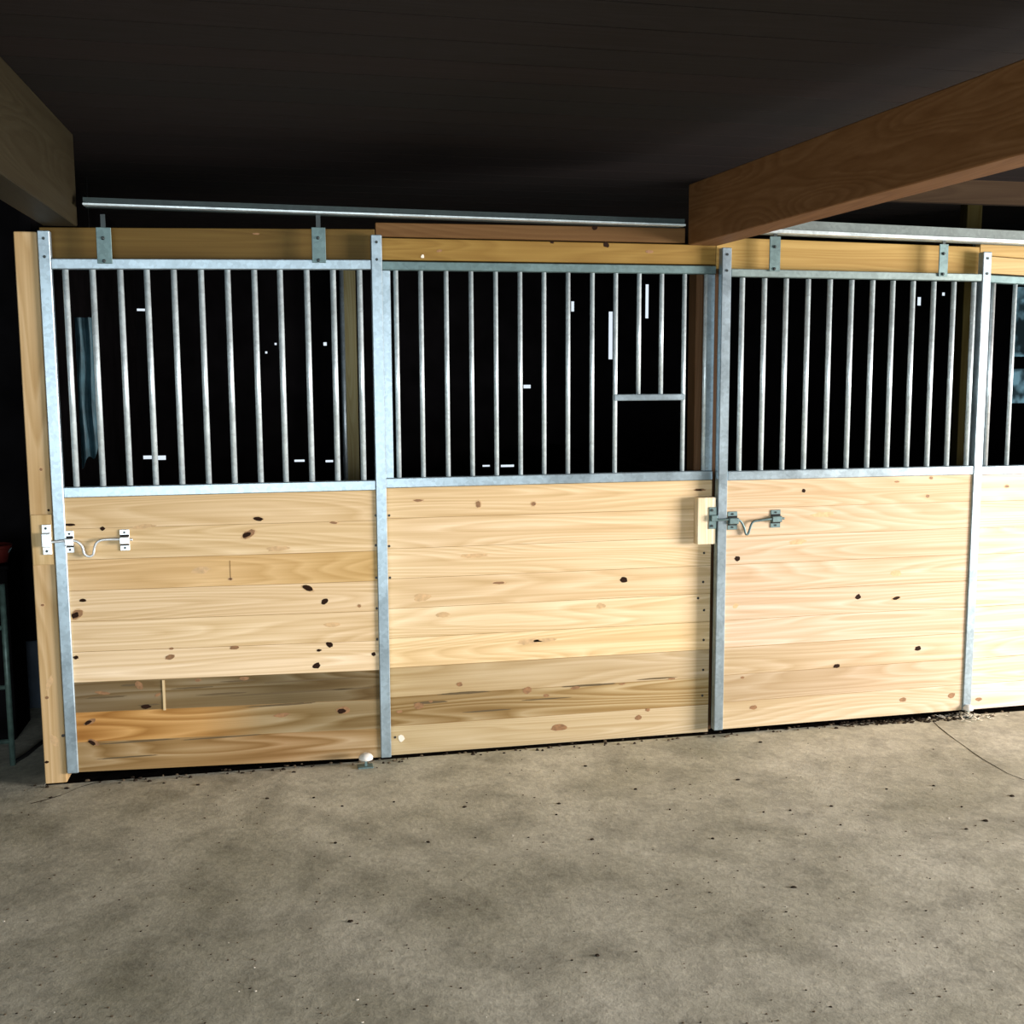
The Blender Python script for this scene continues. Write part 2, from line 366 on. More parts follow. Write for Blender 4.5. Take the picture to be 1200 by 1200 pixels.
bt1 = (at(86, 906.5), at(454, 888))
d1 = sliding_door('sliding stall door left of the fixed panel, with dark weathered boards along its bottom',
    -.874, .413, ((53, 270), (441.5, 275)), ((60, 309), (430, 310)), ((75, 577.5), (430, 569)), bt1,
    list(zip((78, 109.5, 142, 172.5, 204.5, 236, 267.5, 298.5, 329, 360, 391, 422.5), (88, 119.5, 151, 182, 212.5, 244, 274, 305, 334, 365, 395, 425))),
    ((122, 266.5, 309, .056), (373.5, 266.5, 308, .056)),
    [(.70, .52, .29), (.72, .54, .30), [(.68, .48, .25), (.68, .46, .21), (.60, .40, .16)], C1, [C1, C4, C1], (.84, .66, .42),
     [(.22, .17, .10), (.26, .20, .11), (.16, .125, .065), (.19, .14, .07)], [(.48, .24, .065), (.58, .33, .11), (.56, .33, .12), (.36, .27, .14), (.30, .23, .12), (.27, .20, .10)],
     [(.36, .25, .12), (.42, .29, .14), (.38, .24, .11), (.46, .34, .19)]],
    [(291, 626, 17, 8, 28, 'k'), (81.5, 615, 12, 3, 0, 'k'), (120, 619.5, 6, 5, 0, 'k'), (303, 608, 11, 5, -8, 'k'), (391, 612.5, 11, 4, -10, 'b'),
     (361, 689.5, 13, 6, -25, 'k'), (381, 704.5, 9, 6, 30, 'k'), (90, 720, 14, 9, 35, 'k'), (97, 703.5, 8, 4, 0, 'k'), (199, 770, 14, 8, 10, 'b'), (201, 760, 6, 4, 0, 'b'),
     (275, 759, 13, 6, 0, 'b'), (89, 770.5, 6, 4, 0, 'k'), (386, 755.5, 9, 6, -35, 'k'), (374, 762, 6, 3, 0, 'k'), (371, 780, 9, 7, 30, 'k'),
     (438, 766.5, 5, 5, 0, 'k'), (402, 832.5, 17, 9, 0, 'k'), (171, 828, 11, 5, 0, 'k'), (105, 846, 14, 6, 25, 'k'), (110, 870, 15, 6, -35, 'k'),
     (163, 803, 14, 9, -50, 'b'), (185, 814, 9, 5, 25, 'b'), (232, 797, 9, 5, 0, 'b'), (286, 795, 14, 6, 0, 'b'), (270, 678.5, 6, 4, 0, 'b'), (421, 710, 5, 4, 0, 'b'),
     (325, 643, 26, 6, 2, 'l'), (235, 668, 22, 8, 4, 'l'), (390, 732, 20, 6, 0, 'l'), (168, 617, 26, 5, 4, 'l'), (120, 812, 20, 5, -8, 'b'), (330, 838, 22, 7, 4, 'b'), (125, 817, 46, 2.4, 3, 's'), (152, 803, 20, 3, -20, 's'), (175, 826, 26, 2, 8, 's'), (226, 806, 46, 2, 2, 's'), (262, 813, 56, 2.2, -3, 's'), (280, 798, 40, 2.2, 4, 's'), (365, 797, 110, 1.8, 3, 's'), (345, 811, 150, 1.8, 2, 's'), (415, 807, 50, 1.6, -10, 's'), (160, 869, 90, 2, 4, 's'), (260, 864, 90, 1.6, 3, 's'), (330, 826, 80, 2.2, 2, 's'), (150, 887, 70, 1.8, 4, 's')],
    ((76, 622, 87.5, 647.5), (140, 620.5, 152.5, 645), None, [(60, 635.5), (72, 634), (82, 633.5), (90, 634.5), (96, 640), (99, 649), (104, 652), (109, 650), (111, 641), (114, 635.5), (122, 632.5), (146, 632), (155.5, 632.5)]),
    [(440.5, 604), (440.5, 639), (441, 677), (441.5, 713), (442, 749)])
m = MB(); a = at(190, 797, .01); b = at(194, 832, .01); m.box((a.x, .0065, b.z), (a.x+.010, .010, a.z), PINE_V, (.75, .6, .36)); lab(m.build('batten_strip', d1), 'thin cream strip on the dark board')

bt2 = (at(841.5, 856), at(1132.5, 832.5))
d2 = sliding_door('sliding stall door right of the fixed panel, pale clean boards, under the timber beam',
    1.955, 3.249, ((851.5, 290), (1157, 295)), ((870, 319.5), (1140, 325)), ((870, 557.5), (1140, 551)), bt2,
    list(zip((870, 895, 920.3, 946, 972, 997.3, 1022, 1045.5, 1069, 1093, 1116, 1139.5), (865.5, 892, 917, 942.5, 967.2, 992, 1016, 1039.5, 1063, 1087, 1110.5, 1133.5))),
    ((908, 277, 318, .052), (1105.5, 286, 324, .046)),
    [(.63, .475, .30), (.64, .485, .32), (.64, .485, .325), (.65, .49, .33), (.66, .505, .35), (.66, .505, .35), [(.52, .40, .24), (.56, .43, .27), (.68, .53, .36)], [(.46, .35, .21), (.50, .38, .24), (.62, .48, .32)], [(.56, .44, .27), (.62, .5, .34)]],
    [(864, 654.5, 7, 6, 0, 'k'), (942, 575, 5, 5, 0, 'k'), (1051, 564.5, 8, 3, 0, 'b'), (1091, 560, 6, 4, 0, 'b'), (1087, 581.5, 6, 5, 0, 'b'), (1005.5, 699.5, 7, 7, 40, 'k'),
     (1050, 701, 10, 4, 8, 'k'), (980.5, 780.5, 8, 5, 10, 'k'), (1075.5, 760, 8, 6, 20, 'k'), (883, 829, 12, 7, 0, 'b'), (1058, 820, 11, 7, 0, 'b'),
     (1115, 815, 12, 8, 15, 'b'), (870, 794, 6, 4, 0, 'b'), (965, 603, 30, 6, 0, 'l'), (862, 710, 8, 5, 30, 'l'), (1050, 672, 14, 7, 0, 'l'), (935, 635, 22, 6, 5, 'l')],
    ((852.5, 599.5, 863.5, 620.5), (903, 597.5, 914, 618), GALV_DULL, [(838, 609.5), (850, 609), (862, 608.5), (868, 611), (872, 618), (874, 625.5), (877, 625), (880, 616), (883, 611.5), (890, 610), (905, 608), (919, 607.5)]),
    [(1141, 582), (1139.7, 614), (1138.5, 646), (1136.5, 677.5), (1134.5, 709), (1133.5, 741)])

# ------------------------------------------------------------------ fixed grille panels
YF = .056                                                # their front face, behind the doors
def fixed_panel(label, XL, XR, tr, mr, bt, bars, short, tints, kn, nails, opening=None):
    t = thing('stall_front_panel', label, 'stall panel', ((XL+XR)/2, YF, .03))
    def line(pa, pb, y=YF):
        a = at(*pa, y); b = at(*pb, y); s = (b.z-a.z)/(b.x-a.x)
        return Vector((XL, 0, a.z+s*(XL-a.x))), Vector((XR, 0, a.z+s*(XR-a.x)))
    TA, TB = line(*tr); MA, MC = line(*mr); BA, BB = line(*bt)
    for nm, A, B, h in (('top_rail', TA, TB, .036), ('middle_rail', MA, MC, .042)):
        m = MB(); m.bar(A, B, h, YF-.008, YF+.03, GALV if nm != 'top_rail' else GALV_DULL, bev=.003); m.build(nm, t)  # top rail in darker steel: upper shade put into its colour
    for X, A, B in ((XL+.018, TA, BA), (XR-.018, TB, BB)):
        m = MB(); m.box((X-.018, YF+.001, (MA.z if A is TA else MC.z)+.0205), (X+.018, YF+.03, A.z-.0185), GALV, bev=.002); m.build('end_stile', t)
    ztop = lambda X: TA.lerp(TB, (X-XL)/(XR-XL)).z-.0185
    zmid = lambda X: MA.lerp(MC, (X-XL)/(XR-XL)).z+.0215
    Yc = YF+.012
    for i, (xt, xb) in enumerate(bars):
        X = (at(xt, 325, Yc).x+at(xb, 555, Yc).x)/2
        z0 = zmid(X)
        if i in short: z0 = at(760, 466, Yc).z+.012
        m = MB(); m.tube([(X, Yc, z0), (X, Yc, ztop(X))], .0102, GALV_BAR, 14); m.build('bar', t)
    if opening:
        m = MB(); a = at(719.5, 466, YF); b = at(802.5, 466, YF); m.box((a.x, YF-.004, a.z-.014), (b.x, YF+.026, a.z+.014), GALV, bev=.003); lab(m.build('crossbar', t), 'short crossbar above the feed opening')
    m = MB(); u = Vector((0, 0, .0215))
    boards(m, BA, BB, MA-u, MC-u, YF, YF+.036, tints)
    knots(m, kn, YF); knots(m, [(x, y, 3, 3, 0, 'n') for x, y in nails], YF)
    m.build('board_panel', t)
    return t
P1L, P1R = .4375, 1.925
p1 = fixed_panel('fixed grille panel between the two sliding doors, with a square feed opening in its bars',
    P1L, P1R, ((460, 311.5), (800, 316)), ((460, 566), (830, 557)), ((470, 884.5), (830, 857.5)),
    list(zip((464, 493, 522.5, 551.7, 580.3, 609, 637, 665, 693.2, 720.3, 748, 774, 800.5, 826), (467.5, 496, 525.5, 554, 582.5, 610.3, 638, 666, 694, 721.3, 748, 774.5, 800.8, 825.5))),
    (10, 11), [C2, C1, (.78, .60, .36), C1, C1, C4, C4, [(.46, .34, .17), (.52, .40, .23), (.56, .44, .27)], [(.34, .24, .11), (.36, .27, .13), (.50, .38, .2), (.50, .38, .2)], [(.52, .41, .23), (.58, .46, .28)]][:0] or
    [C2, C1, (.78, .60, .36), C1, C4, (.80, .60, .33), [(.46, .34, .17), (.52, .40, .23), (.56, .44, .27)], [(.34, .24, .11), (.38, .28, .14), (.50, .38, .2), (.50, .38, .2)], [(.52, .41, .23), (.58, .46, .28)]],
    [(560.5, 591, 7, 10, 5, 'b'), (490, 586.5, 13, 4, 0, 'b'), (625, 590.5, 7, 6, 0, 'b'), (731, 679.5, 9, 7, 0, 'k'), (495, 700, 20, 10, 0, 'l'), (519, 720.5, 16, 6, 0, 'l'),
     (538.5, 802, 9, 7, 0, 'b'), (491, 827, 16, 10, 0, 'b'), (505, 822, 6, 4, 0, 'b'), (618, 809, 13, 11, 0, 'b'), (640, 815, 9, 5, 0, 'b'), (655, 852.5, 24, 10, 0, 'b'),
     (748, 841, 10, 8, 20, 'b'), (759, 832, 7, 5, 0, 'b'), (729, 801.5, 10, 3, 5, 'b'), (674, 806, 14, 5, 5, 'b'), (787, 795.5, 12, 3, 0, 'b'), (470, 866, 7, 9, 0, 'w'),
     (620, 752, 30, 6, 3, 'l'), (704, 710, 12, 6, 0, 'l'), (820, 574, 14, 3, 0, 'k'), (555, 651, 34, 5, 0, 'l'), (640, 750, 26, 5, 2, 'l'), (585, 683, 18, 4, 0, 'b'), (468, 834, 9, 5, 0, 'b'), (545, 812, 60, 3, 5, 's'), (690, 803, 70, 2.4, 4, 's'), (770, 795, 46, 1.8, 3, 's'), (505, 823, 40, 3, 10, 's'), (570, 833, 60, 2, 4, 's'), (640, 819, 60, 1.6, 3, 's')],
    [(825, 648), (824, 682), (818, 701), (825, 715), (824.5, 750), (824, 785), (823, 815), (456, 604), (456, 640), (457, 677), (463, 864)], True)
# striker block screwed to the panel beside the right door
a = at(819, 583, .02); b = at(841, 637, .02); m = MB()
xx0, xx1 = at(817, 600, .015).x, 1.928
m.box((xx0, .008, b.z), (xx1, YF-.0005, a.z), PINE_V, (.85, .74, .52), bev=.003)
lb = m.build('latch_block', p1); lab(lb, 'pale wooden latch block')
m = MB(); c = at(836, 607, .006); m.box((c.x-.022, .0035, c.z-.05), (1.928, .0075, c.z+.05), GALV_DULL, bev=.0015)
m.box((c.x-.016, -.012, c.z-.014), (1.927, .0035, c.z+.014), GALV_DULL, bev=.002)
for k in (-1, 1): m.lathe((c.x-.008, .0035, c.z+k*.036), [(.006, 0), (.006, -.004)], BOLT, 8, axis='y')
m.build('strike_plate', lb)

P2L, P2R = 3.277, 4.7
p2 = fixed_panel('grille panel right of the right-hand door, cut off by the picture edge, brightest boards',
    P2L, P2R, ((1163, 327), (1200, 329)), ((1163, 551), (1200, 550)), ((1140, 831.5), (1200, 826.5)),
    [(1187.5, 1181.5), (1211, 1205), (1235, 1229), (1259, 1252), (1282.5, 1275), (1306, 1298), (1329.5, 1321), (1353, 1344), (1376, 1367), (1399, 1390)], (), [(.74, .60, .46), (.72, .58, .44), (.74, .60, .46), (.74, .6, .46), (.73, .59, .45), (.74, .6, .46), (.76, .58, .44), (.74, .58, .44), (.78, .64, .5)],
    [(1180, 570, 7, 4, 0, 'b'), (1147, 819.5, 11, 6, 0, 'b')], [])
m = MB(); X = at(1161.5, 330, .07).x; m.tube([(X+.012, .068, at(1163, 551, YF).z+.018), (X+.012, .068, at(1163, 327, YF).z-.017)], .011, GALV_BRIGHT, 12); m.build('bar', p2)

# ------------------------------------------------------------------ header boards, track, post
YH = .058
def header(label, x0p, x1p, xs, y0, y1, tint, bid, knl=()):
    """two pixel sample columns xs with top and bottom rows y0, y1; ends x0p, x1p are world x"""
    o = MB(); ta, tb = at(xs[0], y0[0], YH), at(xs[1], y0[1], YH); ba, bb = at(xs[0], y1[0], YH), at(xs[1], y1[1], YH)
    def L(a, b, X): return a.z+(b.z-a.z)*(X-a.x)/(b.x-a.x)
    cs = []
    for X in (x0p, x1p): 
        lo, hi = L(ba, bb, X), L(ta, tb, X); cs += [(X, YH, lo), (X, YH+.038, lo), (X, YH+.038, hi), (X, YH, hi)]
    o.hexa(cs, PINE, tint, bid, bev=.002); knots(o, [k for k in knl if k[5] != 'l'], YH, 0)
    return tag(o.build('header_board'), label, 'board')
HT = (.135, .082, .016)  # header tints darkened, most at the left: upper shade put into the colour
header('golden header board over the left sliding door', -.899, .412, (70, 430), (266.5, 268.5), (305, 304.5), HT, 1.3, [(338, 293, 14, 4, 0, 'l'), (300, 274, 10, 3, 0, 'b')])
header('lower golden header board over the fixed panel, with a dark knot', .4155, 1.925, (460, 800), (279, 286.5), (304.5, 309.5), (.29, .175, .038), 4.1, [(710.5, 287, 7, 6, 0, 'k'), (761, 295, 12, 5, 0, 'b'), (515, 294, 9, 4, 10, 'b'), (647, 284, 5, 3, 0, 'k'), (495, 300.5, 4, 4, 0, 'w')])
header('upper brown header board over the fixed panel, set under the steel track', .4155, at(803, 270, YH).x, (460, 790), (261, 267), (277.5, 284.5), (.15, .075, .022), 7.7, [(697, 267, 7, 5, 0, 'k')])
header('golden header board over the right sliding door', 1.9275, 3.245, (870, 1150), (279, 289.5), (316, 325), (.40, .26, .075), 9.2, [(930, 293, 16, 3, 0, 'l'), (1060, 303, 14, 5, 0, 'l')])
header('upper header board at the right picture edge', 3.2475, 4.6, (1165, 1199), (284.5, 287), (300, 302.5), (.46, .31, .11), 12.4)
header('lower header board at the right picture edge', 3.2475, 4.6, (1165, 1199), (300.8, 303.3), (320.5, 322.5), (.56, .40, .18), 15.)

def track(label, X0, X1, pa, pb, h, Y0, lip=.012):
    """C-shaped steel track: face, top and a turned-in lower lip"""
    m = MB(); a = at(*pa, Y0); b = at(*pb, Y0); s = (b.z-a.z)/(b.x-a.x)
    z = lambda X: a.z+s*(X-a.x)
    def strip(y0, y1, za, zb, mt=None):
        cs = []
        for X in (X0, X1): q = z(X); cs += [(X, y0, q+za), (X, y1, q+za), (X, y1, q+zb), (X, y0, q+zb)]
        m.hexa(cs, mt or (TRACK_SHADE if h < .04 else TRACKF), bev=.0)
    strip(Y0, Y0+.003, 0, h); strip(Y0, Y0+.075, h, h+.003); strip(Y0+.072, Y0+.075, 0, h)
    strip(Y0-.012, Y0+.024, -.003, .0, GALV_BAR); strip(Y0-.012, Y0-.009, 0, lip, GALV_BAR); strip(Y0+.045, Y0+.075, -.003, 0)  # lip in brighter steel: its catch of light put into the colour
    return tag(m.build('door_track'), label, 'track')
track('long steel door track above the left door and fixed panel', at(98, 250, -.04).x, at(802, 262, -.04).x, (440, 251.5), (795, 264), .024, -.045, .004)
XTR = at(806, 288, YH).x+.172
track('steel door track right of the timber beam, its lower lip coloured as if lit', XTR, 4.6, (925, 273), (1200, 285), .052, -.045, .012)

# left jamb post
pl_t = at(22.5, 275, .03); pl_b = at(48.5, 911, .03)
XP0 = (pl_t.x+pl_b.x)/2; XP1 = -.90
post = thing('jamb_post', 'tall wooden jamb post at the left end, holding the latch strike', 'post', ((XP0+XP1)/2, .1, .015))
m = MB(); zt = at(30, 272, .03).z
m.box((XP0, .012, .02), (XP1, .13, zt), PINE_V, (.60, .42, .21), 3.3, bev=.003)
knots(m, [(55, 817.5, 5, 5, 0, 'b'), (74, 862, 4, 4, 0, 'n'), (55, 893, 5, 3, 0, 'k'), (50, 709, 5, 4, 0, 'b'), (58, 800, 6, 18, -20, 'l'), (64, 868, 7, 16, 20, 'l'), (48, 550, 4, 5, 0, 'b'), (57, 598, 3, 3, 0, 'k')], .012)
m.build('timber', post)
m = MB(); za = at(50, 603, .008).z; zb = at(50, 662, .008).z
m.box((XP0+.004, .003, zb), (XP1-.001, .0118, za), PINE_V, (.62, .45, .22), 6.1, bev=.002); lab(m.build('latch_block', post), 'inset block behind the latch strike')
a = at(48.5, 615, 0); b = at(60, 650, 0); m = MB()
m.box((a.x, -.002, b.z), (b.x+.004, .0028, a.z), GALV_BRIGHT, bev=.0015); zc = (a.z+b.z)/2
m.box((a.x, -.022, zc-.028), (b.x+.004, -.002, zc+.028), GALV_BRIGHT, bev=.003)
for k in (-1, 1): m.lathe(((a.x+b.x)/2, -.002, zc+k*.046), [(.005, 0), (.005, -.003)], BOLT, 8, axis='y')
m.build('strike_plate', post)

# ------------------------------------------------------------------ beams under the ceiling
CEIL = 2.62
def beam(name, label, A, B, dx, dz, depth, length, tint, cat='beam', m_=PINE_Y):
    """lower edge corners A (left) and B (right) at the wall, running towards the aisle"""
    m = MB(); v = Vector((dx, -1, dz))*length; h = Vector((0, 0, depth))
    m.hexa([A, B, B+h, A+h, A+v, B+v, B+v+h, A+v+h], m_, tint, 2.2, bev=.004)
    return tag(m.build(name), label, cat)
A = at(806, 288, YH-.001); B = at(856, 288, YH-.001); z_ = (A.z+B.z)/2; A.z = B.z = z_
B.x = A.x+.14; dx, dz = .15, .02
beam('ceiling_beam', 'thick timber beam running out over the stall fronts towards the aisle', A, B, dx, dz, .262, 5.2, (.19, .088, .03))
A = at(50, 265, .05); B = at(91, 265, .05); z_ = (A.z+B.z)/2; A.z = B.z = z_
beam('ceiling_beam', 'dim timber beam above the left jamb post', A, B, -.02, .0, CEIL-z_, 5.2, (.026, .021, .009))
# plate and short post behind the right track
a = at(1060, 236, .3); b = at(1200, 236, .3)
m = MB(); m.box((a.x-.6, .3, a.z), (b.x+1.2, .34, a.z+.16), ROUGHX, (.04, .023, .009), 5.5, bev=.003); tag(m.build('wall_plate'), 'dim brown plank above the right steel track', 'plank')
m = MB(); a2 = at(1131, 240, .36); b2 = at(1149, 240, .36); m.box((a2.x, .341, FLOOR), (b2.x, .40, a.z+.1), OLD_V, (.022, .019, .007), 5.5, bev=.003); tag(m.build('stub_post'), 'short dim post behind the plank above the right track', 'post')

# ------------------------------------------------------------------ building shell
def struct(mb, name):
    return tag(mb.build(name), kind='structure')
XW0, XW1, YB, YFRONT = -3.2, 7.4, 3.4, -8.2
m = MB(); nx, ny = 2, 2
m.box((XW0, YFRONT, -.1), (XW1, .02, FLOOR), CONC)
m.box((XW0, .0201, -.1), (-.99, 1.4, FLOOR), CONC)
cr = [(1094, 846), (1100, 852), (1110, 860), (1118, 866), (1128, 873), (1140, 882), (1152, 890), (1166, 898), (1180, 906), (1200, 914), (1225, 926)]
for i in range(len(cr)-1):
    p, q = fl(*cr[i], FLOOR), fl(*cr[i+1], FLOOR); d = (q-p).normalized(); n = Vector((-d.y, d.x, 0))*random.uniform(.0015, .004); e = d*.004; zz = Vector((0, 0, .0008))
    m.face([m.bm.verts.new(v+zz) for v in (p-n-e, q-n+e, q+n+e, p+n-e)], DIRT)
cr = [(36, 942), (52, 938), (72, 932), (95, 922), (125, 914)]
for i in range(len(cr)-1):
    p, q = fl(*cr[i], FLOOR), fl(*cr[i+1], FLOOR); d = (q-p).normalized(); n = Vector((-d.y, d.x, 0))*random.uniform(.001, .003); zz = Vector((0, 0, .0008))
    m.face([m.bm.verts.new(v+zz) for v in (p-n, q-n, q+n, p+n)], DIRT)
struct(m, 'floor')
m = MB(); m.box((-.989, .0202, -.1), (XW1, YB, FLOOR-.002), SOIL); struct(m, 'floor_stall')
m = MB()
k = 0; y = YFRONT
while y < YB:                                          # plank ceiling
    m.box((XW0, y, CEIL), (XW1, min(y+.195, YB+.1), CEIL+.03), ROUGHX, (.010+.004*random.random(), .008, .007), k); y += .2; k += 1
m.box((XW0, YFRONT, CEIL+.031), (XW1, YB+.1, CEIL+.05), SHADE_W)
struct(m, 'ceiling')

# back wall with daylight gaps between its boards
def back_wall():
    holes = []
    def hp(x, y, w, h):
        a = at(x-w/2, y-h/2, YB); b = at(x+w/2, y+h/2, YB); holes.append((a.x, b.x, b.z, a.z))
    for q in ((165, 363, 10, 3), (122, 416, 6, 2), (119, 466, 5, 2), (174, 536, 13, 4), (189, 536.5, 11, 5), (381, 403, 4, 4), (351, 540, 12, 2.5), (386, 540.5, 9, 2.5),
              (570, 546, 9, 2), (595, 546, 16, 2.5), (618, 453, 9, 4), (671.5, 359, 4, 12), (716, 393, 5, 56), (758.7, 353, 4, 40), (813, 416, 3, 3),
              (1078, 353, 5, 10), (1106.5, 344.5, 4.5, 4), (312, 413, 2.5, 2.5), (323, 403, 2.5, 2.5)): hp(*q)
    w0, w1 = at(1191.5, 336, YB), at(1236, 472, YB); holes.append((w0.x, w1.x, w1.z, w0.z))
    xs = sorted({XW0, XW1, *[h[0] for h in holes], *[h[1] for h in holes]}); zs = sorted({-.1, CEIL+.02, *[h[2] for h in holes], *[h[3] for h in holes]})
    m = MB(); vc = {}
    def V(i, j, y):
        if (i, j, y) not in vc: vc[(i, j, y)] = m.bm.verts.new((xs[i], y, zs[j]))
        return vc[(i, j, y)]
    def solid(i, j):
        if i < 0 or j < 0 or i >= len(xs)-1 or j >= len(zs)-1: return False
        cx, cz = (xs[i]+xs[i+1])/2, (zs[j]+zs[j+1])/2
        return not any(h[0] < cx < h[1] and h[2] < cz < h[3] for h in holes)
    y0, y1 = YB, YB+.02
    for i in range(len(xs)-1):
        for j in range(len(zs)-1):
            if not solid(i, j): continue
            m.face([V(i, j, y0), V(i+1, j, y0), V(i+1, j+1, y0), V(i, j+1, y0)], SHADE_W); m.face([V(i, j, y1), V(i, j+1, y1), V(i+1, j+1, y1), V(i+1, j, y1)], SHADE_W)
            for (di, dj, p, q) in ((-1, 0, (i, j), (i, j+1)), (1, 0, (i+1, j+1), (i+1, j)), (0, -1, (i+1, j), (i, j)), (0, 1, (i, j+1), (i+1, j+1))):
                if not solid(i+di, j+dj): m.face([V(*p, y0), V(*q, y0), V(*q, y1), V(*p, y1)], SHADE_W)
    struct(m, 'wall_back'); return w0, w1
w0, w1 = back_wall()
# dusty window in the back wall
m, nt, b = mat('dusty_glass'); GLASSD = m
b.inputs['Base Color'].default_value = (.30, .48, .52, 1); b.inputs['Roughness'].default_value = .5
tc = N(nt, 'ShaderNodeTexCoord'); no = N(nt, 'ShaderNodeTexNoise'); no.inputs['Scale'].default_value = 9; nt.links.new(tc.outputs['Object'], no.inputs['Vector'])
rp = N(nt, 'ShaderNodeValToRGB'); rp.color_ramp.elements[0].position = .38; rp.color_ramp.elements[0].color = (.02, .03, .035, 1); rp.color_ramp.elements[1].position = .62; rp.color_ramp.elements[1].color = (.6, .78, .82, 1)
tr = N(nt, 'ShaderNodeBsdfTransparent'); mx = N(nt, 'ShaderNodeMixShader'); nt.links.new(no.outputs['Fac'], rp.inputs[0]); nt.links.new(rp.outputs[0], tr.inputs[0])
mx.inputs[0].default_value = .35; nt.links.new(b.outputs[0], mx.inputs[2]); nt.links.new(tr.outputs[0], mx.inputs[1]); nt.links.new(mx.outputs[0], nt.nodes['Material Output'].inputs[0])
wn = thing('window_1', 'dusty window in the dark back wall', 'window', (w0.x, YB, w1.z)); wn['kind'] = 'structure'
m = MB(); m.box((w0.x, YB+.006, w1.z), (w1.x, YB+.010, w0.z), GLASSD); m.build('pane', wn)
m = MB(); zm = at(1195, 425, YB).z; m.box((w0.x, YB-.01, zm-.05), (w1.x, YB+.005, zm+.05), SHADE_W)
m.box((w0.x-.03, YB-.015, w1.z-.03), (w1.x+.03, YB-.0005, w1.z), SHADE_W); m.box((w0.x-.03, YB-.015, w0.z), (w1.x+.03, YB-.0005, w0.z+.03), SHADE_W); m.build('frame', wn)

m = MB(); m.box((-.985, .135, -.1), (-.945, YB-.001, CEIL-.001), SHADE_W); struct(m, 'wall_stall_left')
m = MB(); m.box((1.98, .19, FLOOR), (2.02, YB-.02, 1.18), SHADE_W); struct(m, 'wall_divider')
m = MB(); m.box((4.701, .06, -.1), (XW1, .10, CEIL-.001), SHADE_W); struct(m, 'wall_stall_right')
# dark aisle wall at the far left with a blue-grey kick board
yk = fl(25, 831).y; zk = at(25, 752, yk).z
m = MB(); m.box((XW0, yk+.02, -.1), (-.99, yk+.06, CEIL-.001), SHADE_W); m.box((XW0, yk, FLOOR), (-.99, yk+.019, zk), BLUEW, bev=.003); struct(m, 'wall_aisle_end')
m = MB(); m.box((XW0-.1, YFRONT, -.1), (XW0-.001, YB, CEIL+.02), SHADE_W); struct(m, 'wall_left')
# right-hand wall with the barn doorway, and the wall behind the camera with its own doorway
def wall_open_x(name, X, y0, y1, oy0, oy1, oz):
    m = MB(); m.box((X, y0, -.1), (X+.12, oy0, CEIL+.02), SHADE_W); m.box((X, oy1, -.1), (X+.12, y1, CEIL+.02), SHADE_W); m.box((X, oy0, oz), (X+.12, oy1, CEIL+.02), SHADE_W); return struct(m, name)
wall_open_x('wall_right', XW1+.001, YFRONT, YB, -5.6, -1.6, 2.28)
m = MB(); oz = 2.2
m.box((XW0, YFRONT-.12, -.1), (-3.1, YFRONT-.001, CEIL+.02), SHADE_W); m.box((1.7, YFRONT-.12, -.1), (XW1, YFRONT-.001, CEIL+.02), SHADE_W); m.box((-3.1, YFRONT-.12, oz), (1.7, YFRONT-.001, CEIL+.02), SHADE_W)
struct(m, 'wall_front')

# ------------------------------------------------------------------ things inside the stalls
m = MB(); a = at(403, 400, 3.2); b = at(418, 400, 3.2); m.box((a.x, 3.2, FLOOR), (b.x, 3.32, CEIL-.002), PINE_V, (.26, .24, .12), 1.1, bev=.004); tag(m.build('stall_post'), 'dim olive wooden post against the back wall, seen between the left door bars', 'post')
m = MB(); a = at(402, 400, 3.12); m.tube([(a.x, 3.16, FLOOR), (a.x, 3.16, CEIL-.01)], .016, GALV, 12); tag(m.build('conduit_pipe'), 'thin grey steel pipe beside the olive stall post', 'pipe')
m = MB(); m.box((1.85, YF+.0375, FLOOR), (1.955, .185, 2.20), PINE_V, (.11, .055, .022), 8.8, bev=.003); tag(m.build('stall_post'), 'brown wooden post behind the join of fixed panel and right door', 'post')
m = MB(); X = at(1143.5, 440, .11).x; m.box((X-.004, .10, FLOOR), (X+.008, .13, 2.3), GALV_BAR, bev=.002); m.box((X-.03, .13, FLOOR), (X+.008, .135, 2.3), GALV_DULL, bev=.001); tag(m.build('steel_channel'), 'upright steel channel inside the stall behind the right door edge', 'channel')
# pale blue sheet hanging inside the left stall
xa = at(86, 440, 1.0).x; xb = at(113, 440, 1.0).x; m = MB(); z1 = at(95, 372, 1.).z; cols = 14
fr, bk = [], []
for i in range(cols+1):
    u = i/cols; X = xa+(xb-xa)*u; zb_ = at(95, 545-25*u*u+5*math.sin(u*11), 1.).z; yy = 1.0+.012*math.sin(u*14)
    fr.append([m.bm.verts.new((X+.004*math.sin(j), yy+.006*math.sin(j*1.3+u*4), z1+(zb_-z1)*j/8)) for j in range(9)])
    bk.append([m.bm.verts.new((X+.004*math.sin(j), yy+.004+.006*math.sin(j*1.3+u*4), z1+(zb_-z1)*j/8)) for j in range(9)])
SHEET = plain('blue_sheet', (.06, .15, .19), .6, noise=.35, nscale=14)
for i in range(cols):
    for j in range(8):
        m.face([fr[i][j], fr[i+1][j], fr[i+1][j+1], fr[i][j+1]], SHEET); m.face([bk[i][j], bk[i][j+1], bk[i+1][j+1], bk[i+1][j]], SHEET)
for i in range(cols):
    m.face([fr[i][0], bk[i][0], bk[i+1][0], fr[i+1][0]], SHEET); m.face([fr[i][8], fr[i+1][8], bk[i+1][8], bk[i][8]], SHEET)
for j in range(8):
    m.face([fr[0][j], fr[0][j+1], bk[0][j+1], bk[0][j]], SHEET); m.face([fr[-1][j], bk[-1][j], bk[-1][j+1], fr[-1][j+1]], SHEET)
